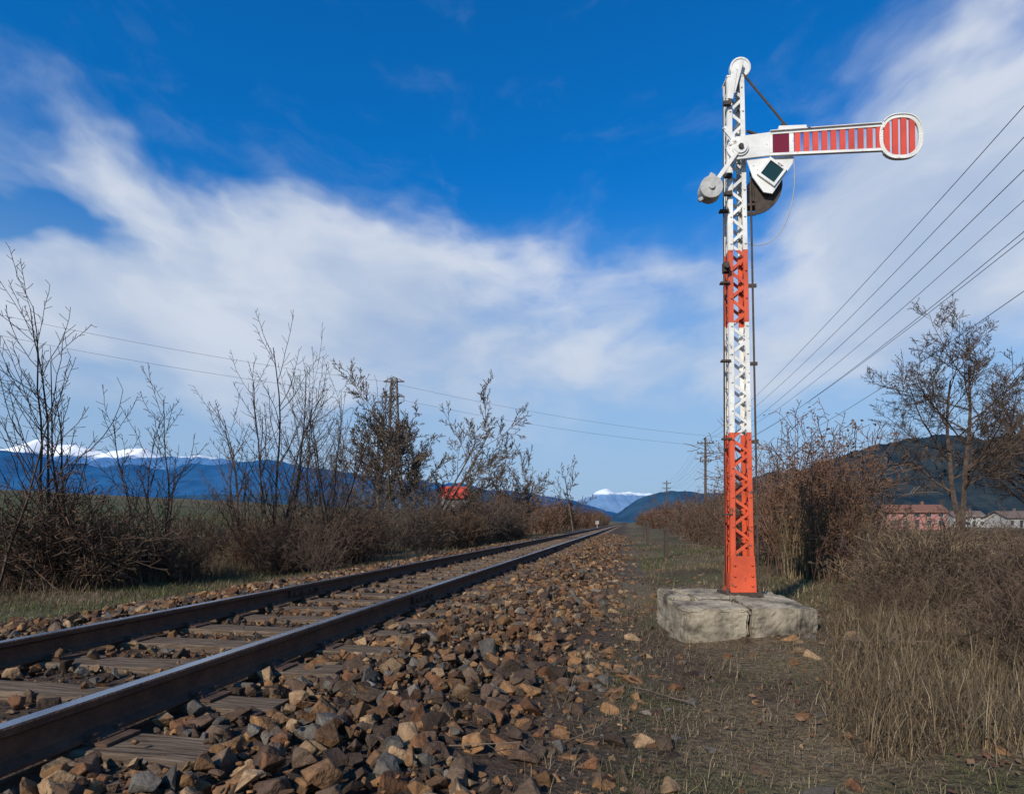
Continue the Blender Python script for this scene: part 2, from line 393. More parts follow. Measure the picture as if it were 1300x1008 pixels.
for sx in(-1,1):
    for sy in(-1,1):
        p0=Vector((sx*hw(0),sy*hw(0),-.02)); p1=Vector((sx*hw(ZT),sy*hw(ZT),ZT))
        m.beam(p0-Vector((sx*.018,0,0)),p1-Vector((sx*.018,0,0)),.036,.007,up=(0,1,0))
        m.beam(p0-Vector((0,sy*.022,0)),p1-Vector((0,sy*.022,0)),.034,.007,up=(1,0,0))
z=.30; k=0
while z<ZT-.1:
    h=.125-.018*z/ZT; z2=z+h; s1=1 if k%2 else -1
    a,b_=hw(z)-.010,hw(z2)-.010
    for sy in(-1,1):
        m.beam((s1*a,sy*(hw(z)-.011),z),(-s1*b_,sy*(hw(z2)-.011),z2),.024,.007,up=(0,1,0))
        m.beam((sy*(hw(z)-.011),s1*a,z),(sy*(hw(z2)-.011),-s1*b_,z2),.018,.006,up=(1,0,0))
    if k%2==0 and z>.4:
        for sx in (-1,1):
            m.cyl((sx*(hw(z)-.018),-hw(z)-.012,z),(sx*(hw(z)-.018),-hw(z)+.002,z),.009,8)
    z=z2; k+=1
m.prism([(-.108,0),(.108,0),(.095,.30),(-.095,.30)],-.108,-.100)
m.prism([(-.10,0),(.10,0),(.09,.27),(-.09,.27)],.100,.108)
for sx in(-1,1):
    m.box((sx*.103-.004,-.098,0),(sx*.103+.004,.098,.16))
for q in (.06,.14,.23):
    for sx in(-1,1): m.cyl((sx*.072,-.122,q),(sx*.072,-.107,q),.011,8)
m.box((-.075,-.075,ZT),(.075,.075,ZT+.012))
m.obj('lattice_mast',mastp,sg)
b=MB(); b.box((-.15,-.15,-.03),(.15,.15,-.001))
for sx in(-1,1):
    for sy in(-1,1): b.cyl((sx*.13,sy*.13,-.01),(sx*.13,sy*.13,.035),.013,8)
b.obj('base_plate',dark,sg)
b=MB(); PY=-.03
b.cyl((.045,PY-.018,ZT+.09),(.045,PY+.018,ZT+.09),.080,32); b.cyl((.045,PY-.034,ZT+.09),(.045,PY+.034,ZT+.09),.022,16)
b.ring(.045,ZT+.09,.086,.070,PY-.024,PY+.024)
b.beam((-.02,.03,ZT-.1),(.045,.03,ZT+.12),.035,.012); b.beam((-.03,-.09,ZT-.15),(.045,-.09,ZT+.12),.035,.012)
b.beam((-.055,-.095,ZT-.2),(-.015,-.095,ZT+.05),.045,.012)
b.obj('top_pulley',whp,sg,.003)
# arm
PV=3.65; y0,y1=-.165,-.145; cz=PV+.022; tl_=.010
a=MB(); XE=1.135; DCX=1.275; DZ=cz+tl_
a.prism([(.24,cz-.100),(XE,DZ-.112),(XE,DZ-.086),(.24,cz-.076)],y0,y1)
a.prism([(.24,cz+.076),(XE,DZ+.086),(XE,DZ+.112),(.24,cz+.100)],y0,y1)
a.box((.24,y0,cz-.0755),(.262,y1,cz+.0755)); a.box((.395,y0,cz-.0765),(.430,y1,cz+.0765))
a.ring(DCX,DZ,.180,.150,y0-.001,y1+.001,n=64,sx=.93,ex=2.5)
hub=[]
for i in range(13):
    t_=math.radians(100+160*i/12); hub.append((-.01+.095*math.cos(t_),PV+.095*math.sin(t_)))
a.prism(hub+[(.239,cz-.095),(.239,cz+.095)],y0,y1)
a.beam((.24,y0-.004,cz+.101),(XE-.01,y0-.004,DZ+.113),.007,.02); a.beam((.24,y0-.004,cz-.101),(XE-.01,y0-.004,DZ-.113),.007,.02)
a.ring(DCX,DZ,.184,.176,y0-.009,y1+.004,a0=-140,a1=140,n=56,sx=.93,ex=2.5)
a.beam((.32,-.13,cz+.133),(.54,-.13,cz+.130),.04,.04); a.beam((.34,-.13,cz+.105),(.41,-.13,cz+.14),.035,.03)
a.cyl((0,-.185,PV),(0,-.10,PV),.052,24); a.ring(0,PV,.068,.047,-.176,-.16)
a.beam((-.01,-.155,PV+.02),(-.125,-.155,PV+.18),.036,.014); a.beam((-.11,-.155,PV+.16),(-.05,-.155,PV+.09),.04,.012)
a.beam((0,-.175,PV),(-.235,-.175,PV-.32),.033,.014)
a.prism([(.055,PV-.090),(.43,PV-.080),(.425,PV-.14),(.26,PV-.38),(.19,PV-.365),(.105,PV-.24)],-.150,-.138)
a.obj('signal_arm',whp,sg,.002)
r=MB()
nb_=10
for i in range(nb_):
    xc=.462+i*.0715; hh=.083+.008*i/nb_; zc_=cz+tl_*i/nb_
    r.box((xc-.022,y0+.004,zc_-hh),(xc+.022,y1-.004,zc_+hh))
for xo in(-.108,-.042,.024,.090):
    hh=.156*(1-(abs(xo)/.145)**2.5)**.4; r.box((DCX+xo-.022,y0+.003,DZ-hh),(DCX+xo+.022,y1-.003,DZ+hh))
r.obj('red_stripes',redp,sg)
q=MB(); q.box((.2625,-.160,cz-.075),(.3945,-.150,cz+.075)); q.obj('red_lens',maroon,sg)
q=MB(); ca=Matrix.Rotation(math.radians(38),3,'Y')
def rb(x,z): v=ca@Vector((x,0,z)); return (.255+v.x,PV-.205+v.z)
q.prism([rb(-.064,-.064),rb(.064,-.064),rb(.064,.064),rb(-.064,.064)],-.158,-.151); q.obj('green_lens',dgreen,sg)
q=MB()
for (x0_,z0_,x1_,z1_) in((-.086,-.086,.086,-.066),(-.086,.066,.086,.086),(-.086,-.0655,-.066,.0655),(.066,-.0655,.086,.0655)):
    q.prism([rb(x0_,z0_),rb(x1_,z0_),rb(x1_,z1_),rb(x0_,z1_)],-.168,-.151)
q.obj('lens_frame',whp,sg)
q=MB(); q.cyl((-.25,-.24,PV-.345),(-.25,-.13,PV-.345),.092,32); q.cyl((-.25,-.255,PV-.345),(-.25,-.12,PV-.345),.025,12); q.beam((-.25,-.185,PV-.26),(-.225,-.185,PV-.22),.05,.04)
q.beam((-.345,-.185,PV-.43),(-.29,-.185,PV-.40),.03,.03)
q.obj('counterweight',grey,sg,.006)
q=MB(); q.cyl((0,-.200,PV),(0,-.184,PV),.022,6)
arc=[(.12,PV-.12)]+[(.12+.24*math.cos(math.radians(tt)),PV-.27+.25*math.sin(math.radians(tt))) for tt in range(15,-91,-10)]
q.prism(arc,-.10,-.085)
q.box((.12,-.084,PV-.40),(.26,.06,PV-.20)); q.cyl((.20,-.01,PV-.20),(.20,-.01,PV-.15),.05,12)
q.beam((.09,-.02,PV-.42),(.25,-.02,PV-.42),.02,.10)
q.cyl((.06,-.07,ZT+.02),(.40,-.12,cz+.15),.009,8); q.cyl((.35,-.12,cz+.185),(.43,-.12,cz+.12),.018,8)
q.box((.08,-.1,PV+.10),(.18,-.06,PV+.14)); q.cyl((.08,-.09,PV+.18),(.24,-.09,PV+.11),.012,8)
q.cyl((.135,-.07,.10),(.110,-.07,PV-.15),.0085,8); q.cyl((.118,.03,.10),(.098,.03,PV-.35),.006,8)
q.cyl((-.15,-.09,.05),(-.115,-.09,PV+.05),.0035,6); q.cyl((-.128,-.05,.05),(-.10,-.05,PV+.5),.0035,6)
for zz_ in(.62,1.25,1.9,2.55,3.15):
    q.beam((.075,-.07,zz_),(.148,-.07,zz_),.03,.012,up=(0,1,0)); q.box((-.15,-.1,zz_+.02),(-.075,-.05,zz_+.035))
q.box((-.130,-.12,2.66),(-.085,-.06,2.74)); q.cyl((-.11,-.12,2.70),(-.11,-.15,2.70),.022,10)
for zz_ in(3.3,3.45,4.05): q.box((-.11,-.11,zz_),(-.05,-.075,zz_+.03))
q.obj('control_rods',dark,sg)
def curve(name,pts,r,mt,parent=None):
    cu=bpy.data.curves.new(name,'CURVE'); cu.dimensions='3D'; cu.bevel_depth=r; cu.bevel_resolution=1
    for pl in pts:
        s=cu.splines.new('POLY'); s.points.add(len(pl)-1)
        for i_,p in enumerate(pl): s.points[i_].co=(*p,1)
    cu.materials.append(mt); return link(bpy.data.objects.new(name,cu),parent)
lp=[]
P0,P1,P2,P3=[Vector(v) for v in((.43,-.15,PV-.09),(.48,-.15,PV-.5),(.33,-.1,PV-.87),(.09,-.06,PV-.74))]
for i in range(21):
    t_=i/20; lp.append(P0*(1-t_)**3+P1*3*t_*(1-t_)**2+P2*3*t_*t_*(1-t_)+P3*t_**3)
curve('cable_loop',[lp],.004,grey,sg)

# concrete base
conc=mat('concrete',(.06,.05,.038),(.34,.29,.215),scale=4.5,rough=.95,bump=1.,bscale=18,c3=(.22,.185,.135),lo=.36,hi=.66,detail=14)
conb=empty('concrete_foundation')
def slab(name,outline,z0,seed,amp=1.):
    bm=bmesh.new(); n_=len(outline); z1=.35
    vb=[bm.verts.new((p[0],p[1],z0)) for p in outline]; vt=[bm.verts.new(p) for p in outline]
    bm.faces.new(vb[::-1]); bm.faces.new(vt)
    for i in range(n_): bm.faces.new([vb[i],vb[(i+1)%n_],vt[(i+1)%n_],vt[i]])
    bmesh.ops.bevel(bm,geom=list(bm.edges),offset=.014,segments=2,affect='EDGES')
    bmesh.ops.triangulate(bm,faces=bm.faces)
    for _ in range(6):
        es=[e for e in bm.edges if e.calc_length()>.032]
        if not es: break
        bmesh.ops.subdivide_edges(bm,edges=es,cuts=1); bmesh.ops.triangulate(bm,faces=bm.faces)
    bm.normal_update()
    for v in bm.verts:
        p=v.co; k1=float(fbm(p.x*8+p.z*11+seed,p.y*8+p.z*9)); k2=float(fbm(p.x*30+seed,p.y*30+p.z*35))
        edge_=max(0,1-(z1-p.z)/.08) if v.normal.z<.9 else 0
        q_=(k2-.5)*.016-max(0,k1-.52)*.20*(.3+.7*edge_)*amp
        v.co=p+v.normal*q_
    me=bpy.data.meshes.new(name); bm.to_mesh(me); bm.free(); me.materials.append(conc); return link(bpy.data.objects.new(name,me),conb)
slab('front_block',[(1.29,4.68,.305),(1.50,4.62,.315),(1.735,4.60,.32),(1.755,5.02,.335),(1.5,5.06,.335),(1.25,5.05,.325)],-.1,1)
slab('right_block',[(1.755,4.60,.325),(2.10,4.62,.315),(2.29,4.70,.30),(2.33,5.60,.33),(2.1,5.75,.345),(1.45,5.75,.35),(1.48,5.10,.345),(1.775,5.06,.35)],-.1,5)
slab('left_block',[(1.30,5.09,.34),(1.46,5.10,.35),(1.43,5.7,.35),(1.33,5.78,.35)],-.1,9)

# ------------------------------------------------------------ mountains / hills
def ridge(name,pts,Yc,dep,mt,namp,seed,nf,nx=420,nd=36):
    xs=np.linspace(pts[0][0],pts[-1][0],nx); pr=np.interp(xs,[p[0] for p in pts],[p[1] for p in pts])
    ker=np.array([1,2,1])/4.; prp=np.convolve(np.pad(pr,1,'edge'),ker,'valid')
    s=np.linspace(-1,1,nd); Xg,Sg=np.meshgrid(xs,s)
    env=(1-np.abs(Sg)**1.2)
    nz=fbm(Xg*nf+seed,Sg*dep*nf+seed,6); rid=1-np.abs(2*nz-1)
    Zg=prp[None]*env+ (rid-.8)*namp*np.sqrt(np.clip(env,0,1))*2
    Zg=np.where(env<=0.001,-30,Zg)
    Yg=Yc+Sg*dep+ (fbm(Xg*nf*.7+3,Sg*0+seed,3)-.5)*dep*.3
    idx=np.arange(nx*nd).reshape(nd,nx)
    F=np.stack([idx[:-1,:-1].ravel(),idx[:-1,1:].ravel(),idx[1:,1:].ravel(),idx[1:,:-1].ravel()],1)
    return fastmesh(name,np.stack([Xg.ravel(),Yg.ravel(),Zg.ravel()],1),F,None,mt,True)
def hazy_hillmat(name,c1,c2,scale,snow=None,cs=(.8,.84,.9)):  # bluish base colours paint aerial haze onto the distant slopes
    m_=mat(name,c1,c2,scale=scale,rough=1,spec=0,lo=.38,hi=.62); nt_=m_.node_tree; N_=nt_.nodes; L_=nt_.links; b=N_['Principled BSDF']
    if snow:
        g_=N_.new('ShaderNodeNewGeometry'); s=N_.new('ShaderNodeSeparateXYZ'); L_.new(g_.outputs['Position'],s.inputs[0])
        n_=N_.new('ShaderNodeTexNoise'); n_.inputs['Scale'].default_value=scale*1.5; n_.inputs['Detail'].default_value=10; n_.inputs['Roughness'].default_value=.7; L_.new(N_['Texture Coordinate'].outputs['Object'],n_.inputs['Vector'])
        a_1=N_.new('ShaderNodeMath'); a_1.operation='MULTIPLY_ADD'; L_.new(n_.outputs['Fac'],a_1.inputs[0]); a_1.inputs[1].default_value=snow[1]; L_.new(s.outputs[2],a_1.inputs[2])
        r_=N_.new('ShaderNodeMapRange'); r_.inputs['From Min'].default_value=snow[0]; r_.inputs['From Max'].default_value=snow[0]+snow[1]*.15; L_.new(a_1.outputs[0],r_.inputs['Value'])
        x_=N_.new('ShaderNodeMix'); x_.data_type='RGBA'; L_.new(r_.outputs[0],x_.inputs[0])
        old=b.inputs['Base Color'].links[0].from_socket; L_.new(old,x_.inputs[6]); x_.inputs[7].default_value=(*cs,1); L_.new(x_.outputs[2],b.inputs['Base Color'])
    return m_
ridge('snowy_mountains',[(-14000,300),(-9000,960),(-7400,980),(-6975,1040),(-6637,1165),(-6469,1080),(-6187,1120),(-5850,980),(-5625,1070),(-5287,1100),(-5062,1040),(-4612,960),(-3937,860),(-3262,700),(-2000,300)],9000,1800,hazy_hillmat('snow_range',(.05,.14,.30),(.07,.17,.34),.002,(1090,420),(.7,.74,.8)),90,3,.0016)
ridge('mountains',[(-9000,300),(-5500,650),(-4062,590),(-3812,540),(-3625,490),(-3312,440),(-2812,430),(-2437,460),(-1937,495),(-1687,450),(-1250,375),(-812,322),(-312,290),(312,206),(812,60),(1100,0)],5000,1300,hazy_hillmat('blue_haze_range',(.014,.075,.185),(.026,.10,.23),.004),45,11,.003)
ridge('snowy_peak',[(300,100),(750,250),(1350,430),(1575,610),(1700,640),(1875,590),(2100,545),(2400,600),(2550,590),(2800,540),(3300,450),(4200,280)],12000,1500,hazy_hillmat('far_snow',(.10,.19,.33),(.13,.23,.38),.002,(640,320),(.6,.66,.74)),60,5,.002)
ridge('foothills',[(-2200,100),(-1200,140),(-562,150),(-300,169),(-187,165),(-37,138),(100,95),(220,60),(487,25),(562,85),(637,130),(750,156),(825,146),(937,137),(1087,160),(1237,190),(1500,250),(2200,200),(3000,90)],3000,420,hazy_hillmat('foothill_mat',(.017,.050,.10),(.027,.07,.125),.01),12,8,.008)
ridge('forested_hill',[(420,5),(520,75),(581,108),(731,140),(843,176),(994,208),(1125,204),(1219,212),(1500,235),(2000,170),(2600,60)],1500,360,hazy_hillmat('forest_hill_mat',(.011,.024,.038),(.030,.040,.046),.03),18,21,.012,nx=700,nd=60)  # forest colour tinted blue for painted distance haze

# ------------------------------------------------------------ bare trees & bushes
class TB:
    def __init__(s): s.v=[];s.f=[]
    def tube(s,pts,rs,k):
        o=len(s.v); n_=len(pts)
        for i in range(n_):
            d=(pts[min(i+1,n_-1)]-pts[max(i-1,0)]); d.normalize()
            a=d.cross(Vector((.31,.87,.38))); a.normalize(); b=d.cross(a)
            for j in range(k):
                t_=6.28318*j/k; q=pts[i]+(a*math.cos(t_)+b*math.sin(t_))*rs[i]; s.v.append((q.x,q.y,q.z))
        for i in range(n_-1):
            for j in range(k): s.f.append((o+i*k+j,o+i*k+(j+1)%k,o+(i+1)*k+(j+1)%k,o+(i+1)*k+j))
def rv(): return Vector((random.gauss(0,1),random.gauss(0,1),random.gauss(0,1))).normalized()
def grow(tb_,p,d,Ln,r,lv,P,leaves=None):
    seg=P['seg'][lv]; pts=[p.copy()]; dirs=[d.copy()]; d=d.copy(); q=p.copy()
    for i in range(seg):
        d=(d+rv()*P['wan'][lv]+Vector((0,0,P['up'][lv]))).normalized(); q=q+d*(Ln/seg); pts.append(q.copy()); dirs.append(d.copy())
    r1=max(r*P['tap'],P['rmin']); rs=[r+(r1-r)*i/seg for i in range(seg+1)]
    tb_.tube(pts,rs,6 if r>.04 else 3)
    if lv>=P['max']:
        if leaves is not None and random.random()<P.get('leaf',0):
            leaves.append(pts[-1])
        return
    kk=P['kids'][lv]; kk=max(1,int(kk*random.uniform(.75,1.25)+.5))
    for j in range(kk):
        t_=P['t0'][lv]+(1-P['t0'][lv])*(j+random.random())/kk; f=min(t_*seg,seg-.001); i=int(f); pp=pts[i].lerp(pts[i+1],f-i)
        dd=dirs[i+1]; side=dd.cross(rv()).normalized(); an=math.radians(P['ang'][lv]*random.uniform(.65,1.3))
        nd=(dd*math.cos(an)+side*math.sin(an)).normalized()
        grow(tb_,pp,nd,Ln*P['lr'][lv]*random.uniform(.6,1.2)*(1-.45*t_),max(rs[i]*P['rr'],P['rmin']),lv+1,P,leaves)
def tmesh(name,tb_,mt,leaves=None,lm=None,ls=.04):
    nb=len(tb_.f)
    if leaves:
        for p in leaves:
            for _ in range(3):
                c_=p+rv()*.07; a=rv()*ls; b=rv()*ls*.7; o=len(tb_.v)
                tb_.v+=[tuple(c_-a),tuple(c_+b),tuple(c_+a),tuple(c_-b)]; tb_.f.append((o,o+1,o+2,o+3))
    me=bpy.data.meshes.new(name); me.from_pydata(tb_.v,[],tb_.f); me.materials.append(mt)
    if leaves:
        me.materials.append(lm); me.polygons.foreach_set('material_index',[0]*nb+[1]*(len(tb_.f)-nb))
    me.update(); return me
def twm(name,c1,c2,s=2): return mat(name,c1,c2,scale=s,rough=.95,spec=.1,detail=2)
barkd=twm('bark_dark',(.042,.029,.023),(.095,.068,.052),5)
barkl=twm('bark_light',(.075,.056,.044),(.14,.105,.08),5)
redtw=twm('reddish_twig',(.08,.042,.029),(.155,.092,.062))
tantw=twm('dry_stem',(.12,.086,.052),(.21,.155,.10))
brtw=twm('bramble_twig',(.055,.036,.026),(.125,.086,.059))
leafm=twm('dead_leaf',(.10,.045,.023),(.18,.095,.048),3)
up=Vector((0,0,1))
def place(name,me,x_,y_,s=1.,rz=None,sz=None):
    o=bpy.data.objects.new(name,me); o.location=(x_,y_,float(H(x_,y_))-.03); o.scale=(s,s,sz or s); o.rotation_euler=(0,0,random.uniform(0,6.28) if rz is None else rz); return link(o)
def sapling(seed,h,stems,spread,r0=.028):
    random.seed(seed); tb_=TB()
    P=dict(seg=[10,7,3],wan=[.12,.16,.2],up=[.05,.12,.08],tap=.25,rmin=.0042,max=2,kids=[13,9,0],t0=[.10,.12,0],ang=[44,50,0],lr=[.46,.2,0],rr=.5)
    for i in range(stems):
        a=random.uniform(0,6.28); rr=random.uniform(.1,spread)
        d=(up+Vector((math.cos(a),math.sin(a),0))*rr).normalized()
        grow(tb_,Vector((math.cos(a)*.12,math.sin(a)*.12,0)),d,h*random.uniform(.6,1.),r0*random.uniform(.7,1.1),0,P)
    return tmesh('sapling_mesh',tb_,barkd)
place('bare_sapling',sapling(11,4.5,4,.28,.034),-6.75,9.45)
place('bare_sapling',sapling(16,3.4,4,.3,.026),-6.9,8.2)
place('bare_sapling',sapling(12,3.3,5,.25,.024),-6.1,10.8)
place('bare_sapling',sapling(14,5.4,6,.22,.034),-5.0,13.6)
place('bare_sapling',sapling(15,4.8,6,.25,.03),-4.5,15.0)
place('bare_sapling',sapling(17,3.6,5,.25),-5.6,13.6)
place('bare_sapling',sapling(18,3.9,6,.25),-4.5,18.2)
place('bare_sapling',sapling(19,4.2,6,.3),-5.6,18.6)
def btree(seed,trunk,P,r0,mt=barkd,stems=1,sprd=.35):
    random.seed(seed); tb_=TB()
    for i in range(stems):
        d=(up+rv()*(.05 if stems==1 else sprd)).normalized(); d.z=abs(d.z)
        grow(tb_,Vector((random.uniform(-.1,.1)*(stems>1),0,0)),d,trunk*random.uniform(.8,1.1),r0,0,P)
    return tmesh('tree_mesh',tb_,mt)
Pt=dict(seg=[8,7,5,4,3],wan=[.08,.13,.18,.2,.22],up=[.03,.07,.06,.05,.03],tap=.3,rmin=.0075,max=4,kids=[15,10,8,5,0],t0=[.18,.2,.15,.1,0],ang=[54,46,45,45,0],lr=[.68,.52,.48,.5,0],rr=.5)
rt=btree(21,6.6,Pt,.12,barkd,2,.3)
place('bare_tree',rt,18.3,25.5,1.02,.3); place('bare_tree',rt,25.5,30.5,.95,2.3)
Pf=dict(Pt); Pf.update(rmin=.009,kids=[11,9,7,4,0],ang=[50,42,42,42,0],up=[.02,.08,.08,.05,.03],lr=[.62,.5,.45,.45,0],rr=.42)
place('bare_tree',btree(22,5.2,Pf,.07,barkl,4,.5),-5.3,26.0,1.12,1.)
place('bare_tree',btree(23,5.0,Pf,.06,barkl,4,.55),-4.0,28.5,1.2,1.)
Pg=dict(Pf); Pg.update(rmin=.013,kids=[9,6,5,4,0]); mid=btree(24,4.6,Pg,.06,barkl,4,.4)
place('bare_tree',mid,.3,44,1.0,2.)
Ph=dict(Pf); Ph.update(rmin=.022,kids=[8,5,4,3,0]); far=btree(25,6.,Ph,.10,barkl)
place('bare_tree',far,6.4,66,1.0,1.); place('bare_tree',far,1.5,50,.7,3.)
for i in range(16):
    random.seed(100+i); xx_=random.uniform(50,150); place('bare_tree',far,xx_,random.uniform(70,100)+xx_*.3,random.uniform(.4,.7))
def bush(seed,stems,h,rmin,mt,leaf=0,spread=.8,kids=(7,5),base=.35,droop=-.02):
    random.seed(seed); tb_=TB(); lv=[]
    P=dict(seg=[6,4,3],wan=[.2,.25,.25],up=[droop,.02,.02],tap=.3,rmin=rmin,max=2,kids=[kids[0],kids[1],0],t0=[.15,.1,0],ang=[45,50,0],lr=[.45,.45,0],rr=.6,leaf=leaf)
    for i in range(stems):
        a=random.uniform(0,6.28); rr=random.uniform(.0,spread); b0=random.uniform(0,base)
        d=(up+Vector((math.cos(a),math.sin(a),0))*rr).normalized(); a2=random.uniform(0,6.28)
        grow(tb_,Vector((math.cos(a2)*b0,math.sin(a2)*b0,0)),d,h*random.uniform(.5,1.1),rmin*2.2,0,P,lv)
    return tmesh('bush_mesh',tb_,mt,lv,leafm,.028)
bn=[bush(31+i,22,1.7,.0045,[brtw,redtw,barkd][i%3],spread=1.,base=.5,droop=-.05) for i in range(3)]
bm_=[bush(41+i,30,2.3,.0068,[redtw,brtw,barkl][i],spread=.8,base=.7,kids=(7,5)) for i in range(3)]
bf=[bush(51+i,34,3.,.016,[redtw,brtw][i],spread=.7,base=1.,kids=(6,4)) for i in range(2)]
bl=[bush(61+i,16,2.6,.005,redtw,leaf=.30,spread=.45,base=.5,kids=(7,5),droop=.01) for i in range(2)]
bt=[bush(71+i,22,1.05,.0032,[tantw,brtw,barkd][i],spread=.95,base=.5,kids=(6,4),droop=-.03) for i in range(3)]
random.seed(5)
def pl_u(name,me,u_,t_,s,sz=None): x_,y_,_=W(u_,t_); place(name,me,x_,y_,s,None,sz)
for cx_,cy_,n_,sp_ in((-6.75,9.2,11,.42),(-5.9,10.8,7,.42),(-5.0,13.2,12,.8),(-4.5,15.2,10,.8),(-7.4,8.4,3,.4),(-4.6,17.6,7,.8)):
    for i in range(n_): place('bramble_bush',random.choice(bn),cx_+random.gauss(0,sp_),cy_+random.gauss(0,sp_*.7),random.uniform(.55,1.0))
for i in range(12):
    pl_u('bramble_bush',random.choice(bn),random.uniform(-14,-10),random.uniform(8,22),random.uniform(.25,.5))
for i in range(36):
    t_=17.5+i*.70+random.uniform(-.4,.4); pl_u('shrub',random.choice(bm_),random.uniform(-8.6,-6.6),t_,random.uniform(.45,1.0)+.008*i)
for i in range(40):
    t_=41+i*4.4+random.uniform(-1.5,1.5); pl_u('hedge_shrub',random.choice(bf),random.uniform(-9.,-6.6),t_,random.uniform(.6,1.35))
for u_,t_,s in((2.5,10.6,.95),(3.2,11.4,1.05),(2.3,12.6,.8),(3.0,14,.9),(3.8,12.0,.95),(2.9,9.6,.8)): pl_u('leafy_shrub',random.choice(bl),u_,t_,s)
for i in range(26):
    t_=13+i*1.25+random.uniform(-.5,.5); pl_u('shrub',random.choice(bm_),random.uniform(2.8,5.2),t_,random.uniform(.5,.95))
for i in range(40):
    t_=46+i*4.4+random.uniform(-1.5,1.5); pl_u('hedge_shrub',random.choice(bf),random.uniform(3.4,6.5),t_,random.uniform(.55,1.1))
k=0
while k<96:
    y_=random.uniform(2.6,11.5); x_=y_*random.uniform(.54,1.15)
    if x_>10 or (y_<7 and x_<2.95+.12*(y_-3)**2*.3) : continue
    place('dry_brush',random.choice(bt if y_>5 else bt[1:]),x_,y_,random.uniform(.45,.9)*(.8 if x_<3.6 else 1)); k+=1
for i in range(22):
    x_=random.uniform(9,34); y_=random.uniform(16,36)
    place('shrub',random.choice(bm_),x_,y_,random.uniform(.28,.5))

# ------------------------------------------------------------ grass
gm=attrmat('dry_grass_mat',noise=False,rough=.8)
gp=np.array([[.19,.142,.082],[.14,.10,.057],[.25,.195,.118],[.092,.062,.038],[.115,.082,.047],[.062,.082,.02]])
def blades(name,x_,y_,h,wd,lean,pw):
    n_=len(x_); z_=H(x_,y_)-.01; a=rng.uniform(0,2*np.pi,n_); ln=rng.uniform(.15,1,n_)*lean
    dx,dy=np.cos(a),np.sin(a); px,py=-dy,dx
    h=h*rng.uniform(.35,1.15,n_); wd=wd*rng.uniform(.7,1.3,n_)
    B0=np.stack([x_,y_,z_],1); W0=np.stack([px*wd,py*wd,0*wd],1)
    c1=np.cos(ln*.6);s1=np.sin(ln*.6);c2=np.cos(ln*1.5);s2=np.sin(ln*1.5)
    Mi=B0+np.stack([dx*s1*h*.5,dy*s1*h*.5,c1*h*.5],1); Ti=Mi+np.stack([dx*s2*h*.5,dy*s2*h*.5,c2*h*.5],1)
    Vv=np.stack([B0-W0,B0+W0,Mi+W0*.75,Mi-W0*.75,Ti+W0*.15,Ti-W0*.15],1).reshape(-1,3)
    bse=(np.arange(n_)*6)[:,None]; Fq=np.concatenate([bse+np.array([[0,1,2,3]]),bse+np.array([[3,2,4,5]])],0)
    ci=rng.choice(len(gp),n_,p=pw)
    gpatch=(fbm(x_*1.1+9,y_*1.1)>.55)&(rng.uniform(0,1,n_)<.5)&(pw[5]>0); ci=np.where(gpatch,5,ci)
    C=gp[ci]*rng.uniform(.6,1.2,(n_,1))
    return fastmesh(name,Vv,Fq,np.repeat(C,6,0),gm)
def filt(x_,y_,thr,fs):
    k=fbm(x_*fs+2,y_*fs+7)+rng.uniform(-.10,.10,len(x_))>thr
    k&=~((x_>1.22)&(x_<2.34)&(y_>4.58)&(y_<5.8))
    return x_[k],y_[k]
def region(n_,u0,u1,t0,t1,thr,fs,p=1.):
    uu=rng.uniform(u0,u1,n_); tt=t0+(t1-t0)*rng.uniform(0,1,n_)**p
    return filt(uu*NX+tt*DX,uu*NY+tt*DY,thr,fs)
def wedge(n_,a0,a1,y0_,y1_,thr,fs,p=1.):
    y_=y0_+(y1_-y0_)*rng.uniform(0,1,n_)**p; x_=y_*rng.uniform(a0,a1,n_)
    return filt(x_,y_,thr,fs)
pw=[.20,.2,.12,.16,.16,.16]; pt_=[.26,.22,.20,.16,.16,0]; pd_=[.16,.24,.08,.28,.24,0]
gg=empty('dry_grass')
blades('short_grass',*region(210000,-.1,5.5,1.2,9,.41,2.2,1.15),.055,.0013,2.0,pw).parent=gg
blades('fallen_straw',*region(40000,-.4,6,1.2,9,.38,1.2),.14,.0014,2.9,[.25,.22,.2,.16,.17,0]).parent=gg
blades('mid_grass',*region(60000,.3,12,7,24,.44,1.,1.2),.13,.0035,1.4,pw).parent=gg
blades('clump_grass',*wedge(30000,.56,1.2,2.4,9,.47,1.1),.26,.0019,1.4,pd_).parent=gg
blades('edge_grass',*wedge(14000,.50,.70,2.6,9,.48,1.6),.18,.0018,1.5,pd_).parent=gg
blades('reed_grass',*wedge(15000,.43,.56,9.5,20,.45,.6),1.2,.0045,.5,pt_).parent=gg
blades('meadow_grass',*wedge(42000,.55,1.3,8,28,.44,.6),.50,.005,.9,pt_).parent=gg
blades('left_grass',*region(70000,-9.5,-5.2,2.5,16,.43,1.2),.11,.0026,1.6,pw).parent=gg
blades('left_far_grass',*region(40000,-30,-5.6,14,50,.44,.5,1.3),.2,.008,1.2,pw).parent=gg
blades('right_far_grass',*region(45000,7,45,26,70,.42,.4,1.2),.42,.012,.8,pt_).parent=gg
blades('bramble_undergrowth',*region(20000,-9.2,-7.4,6,20,.46,.9),.35,.0028,.9,[.15,.2,.05,.3,.3,0]).parent=gg
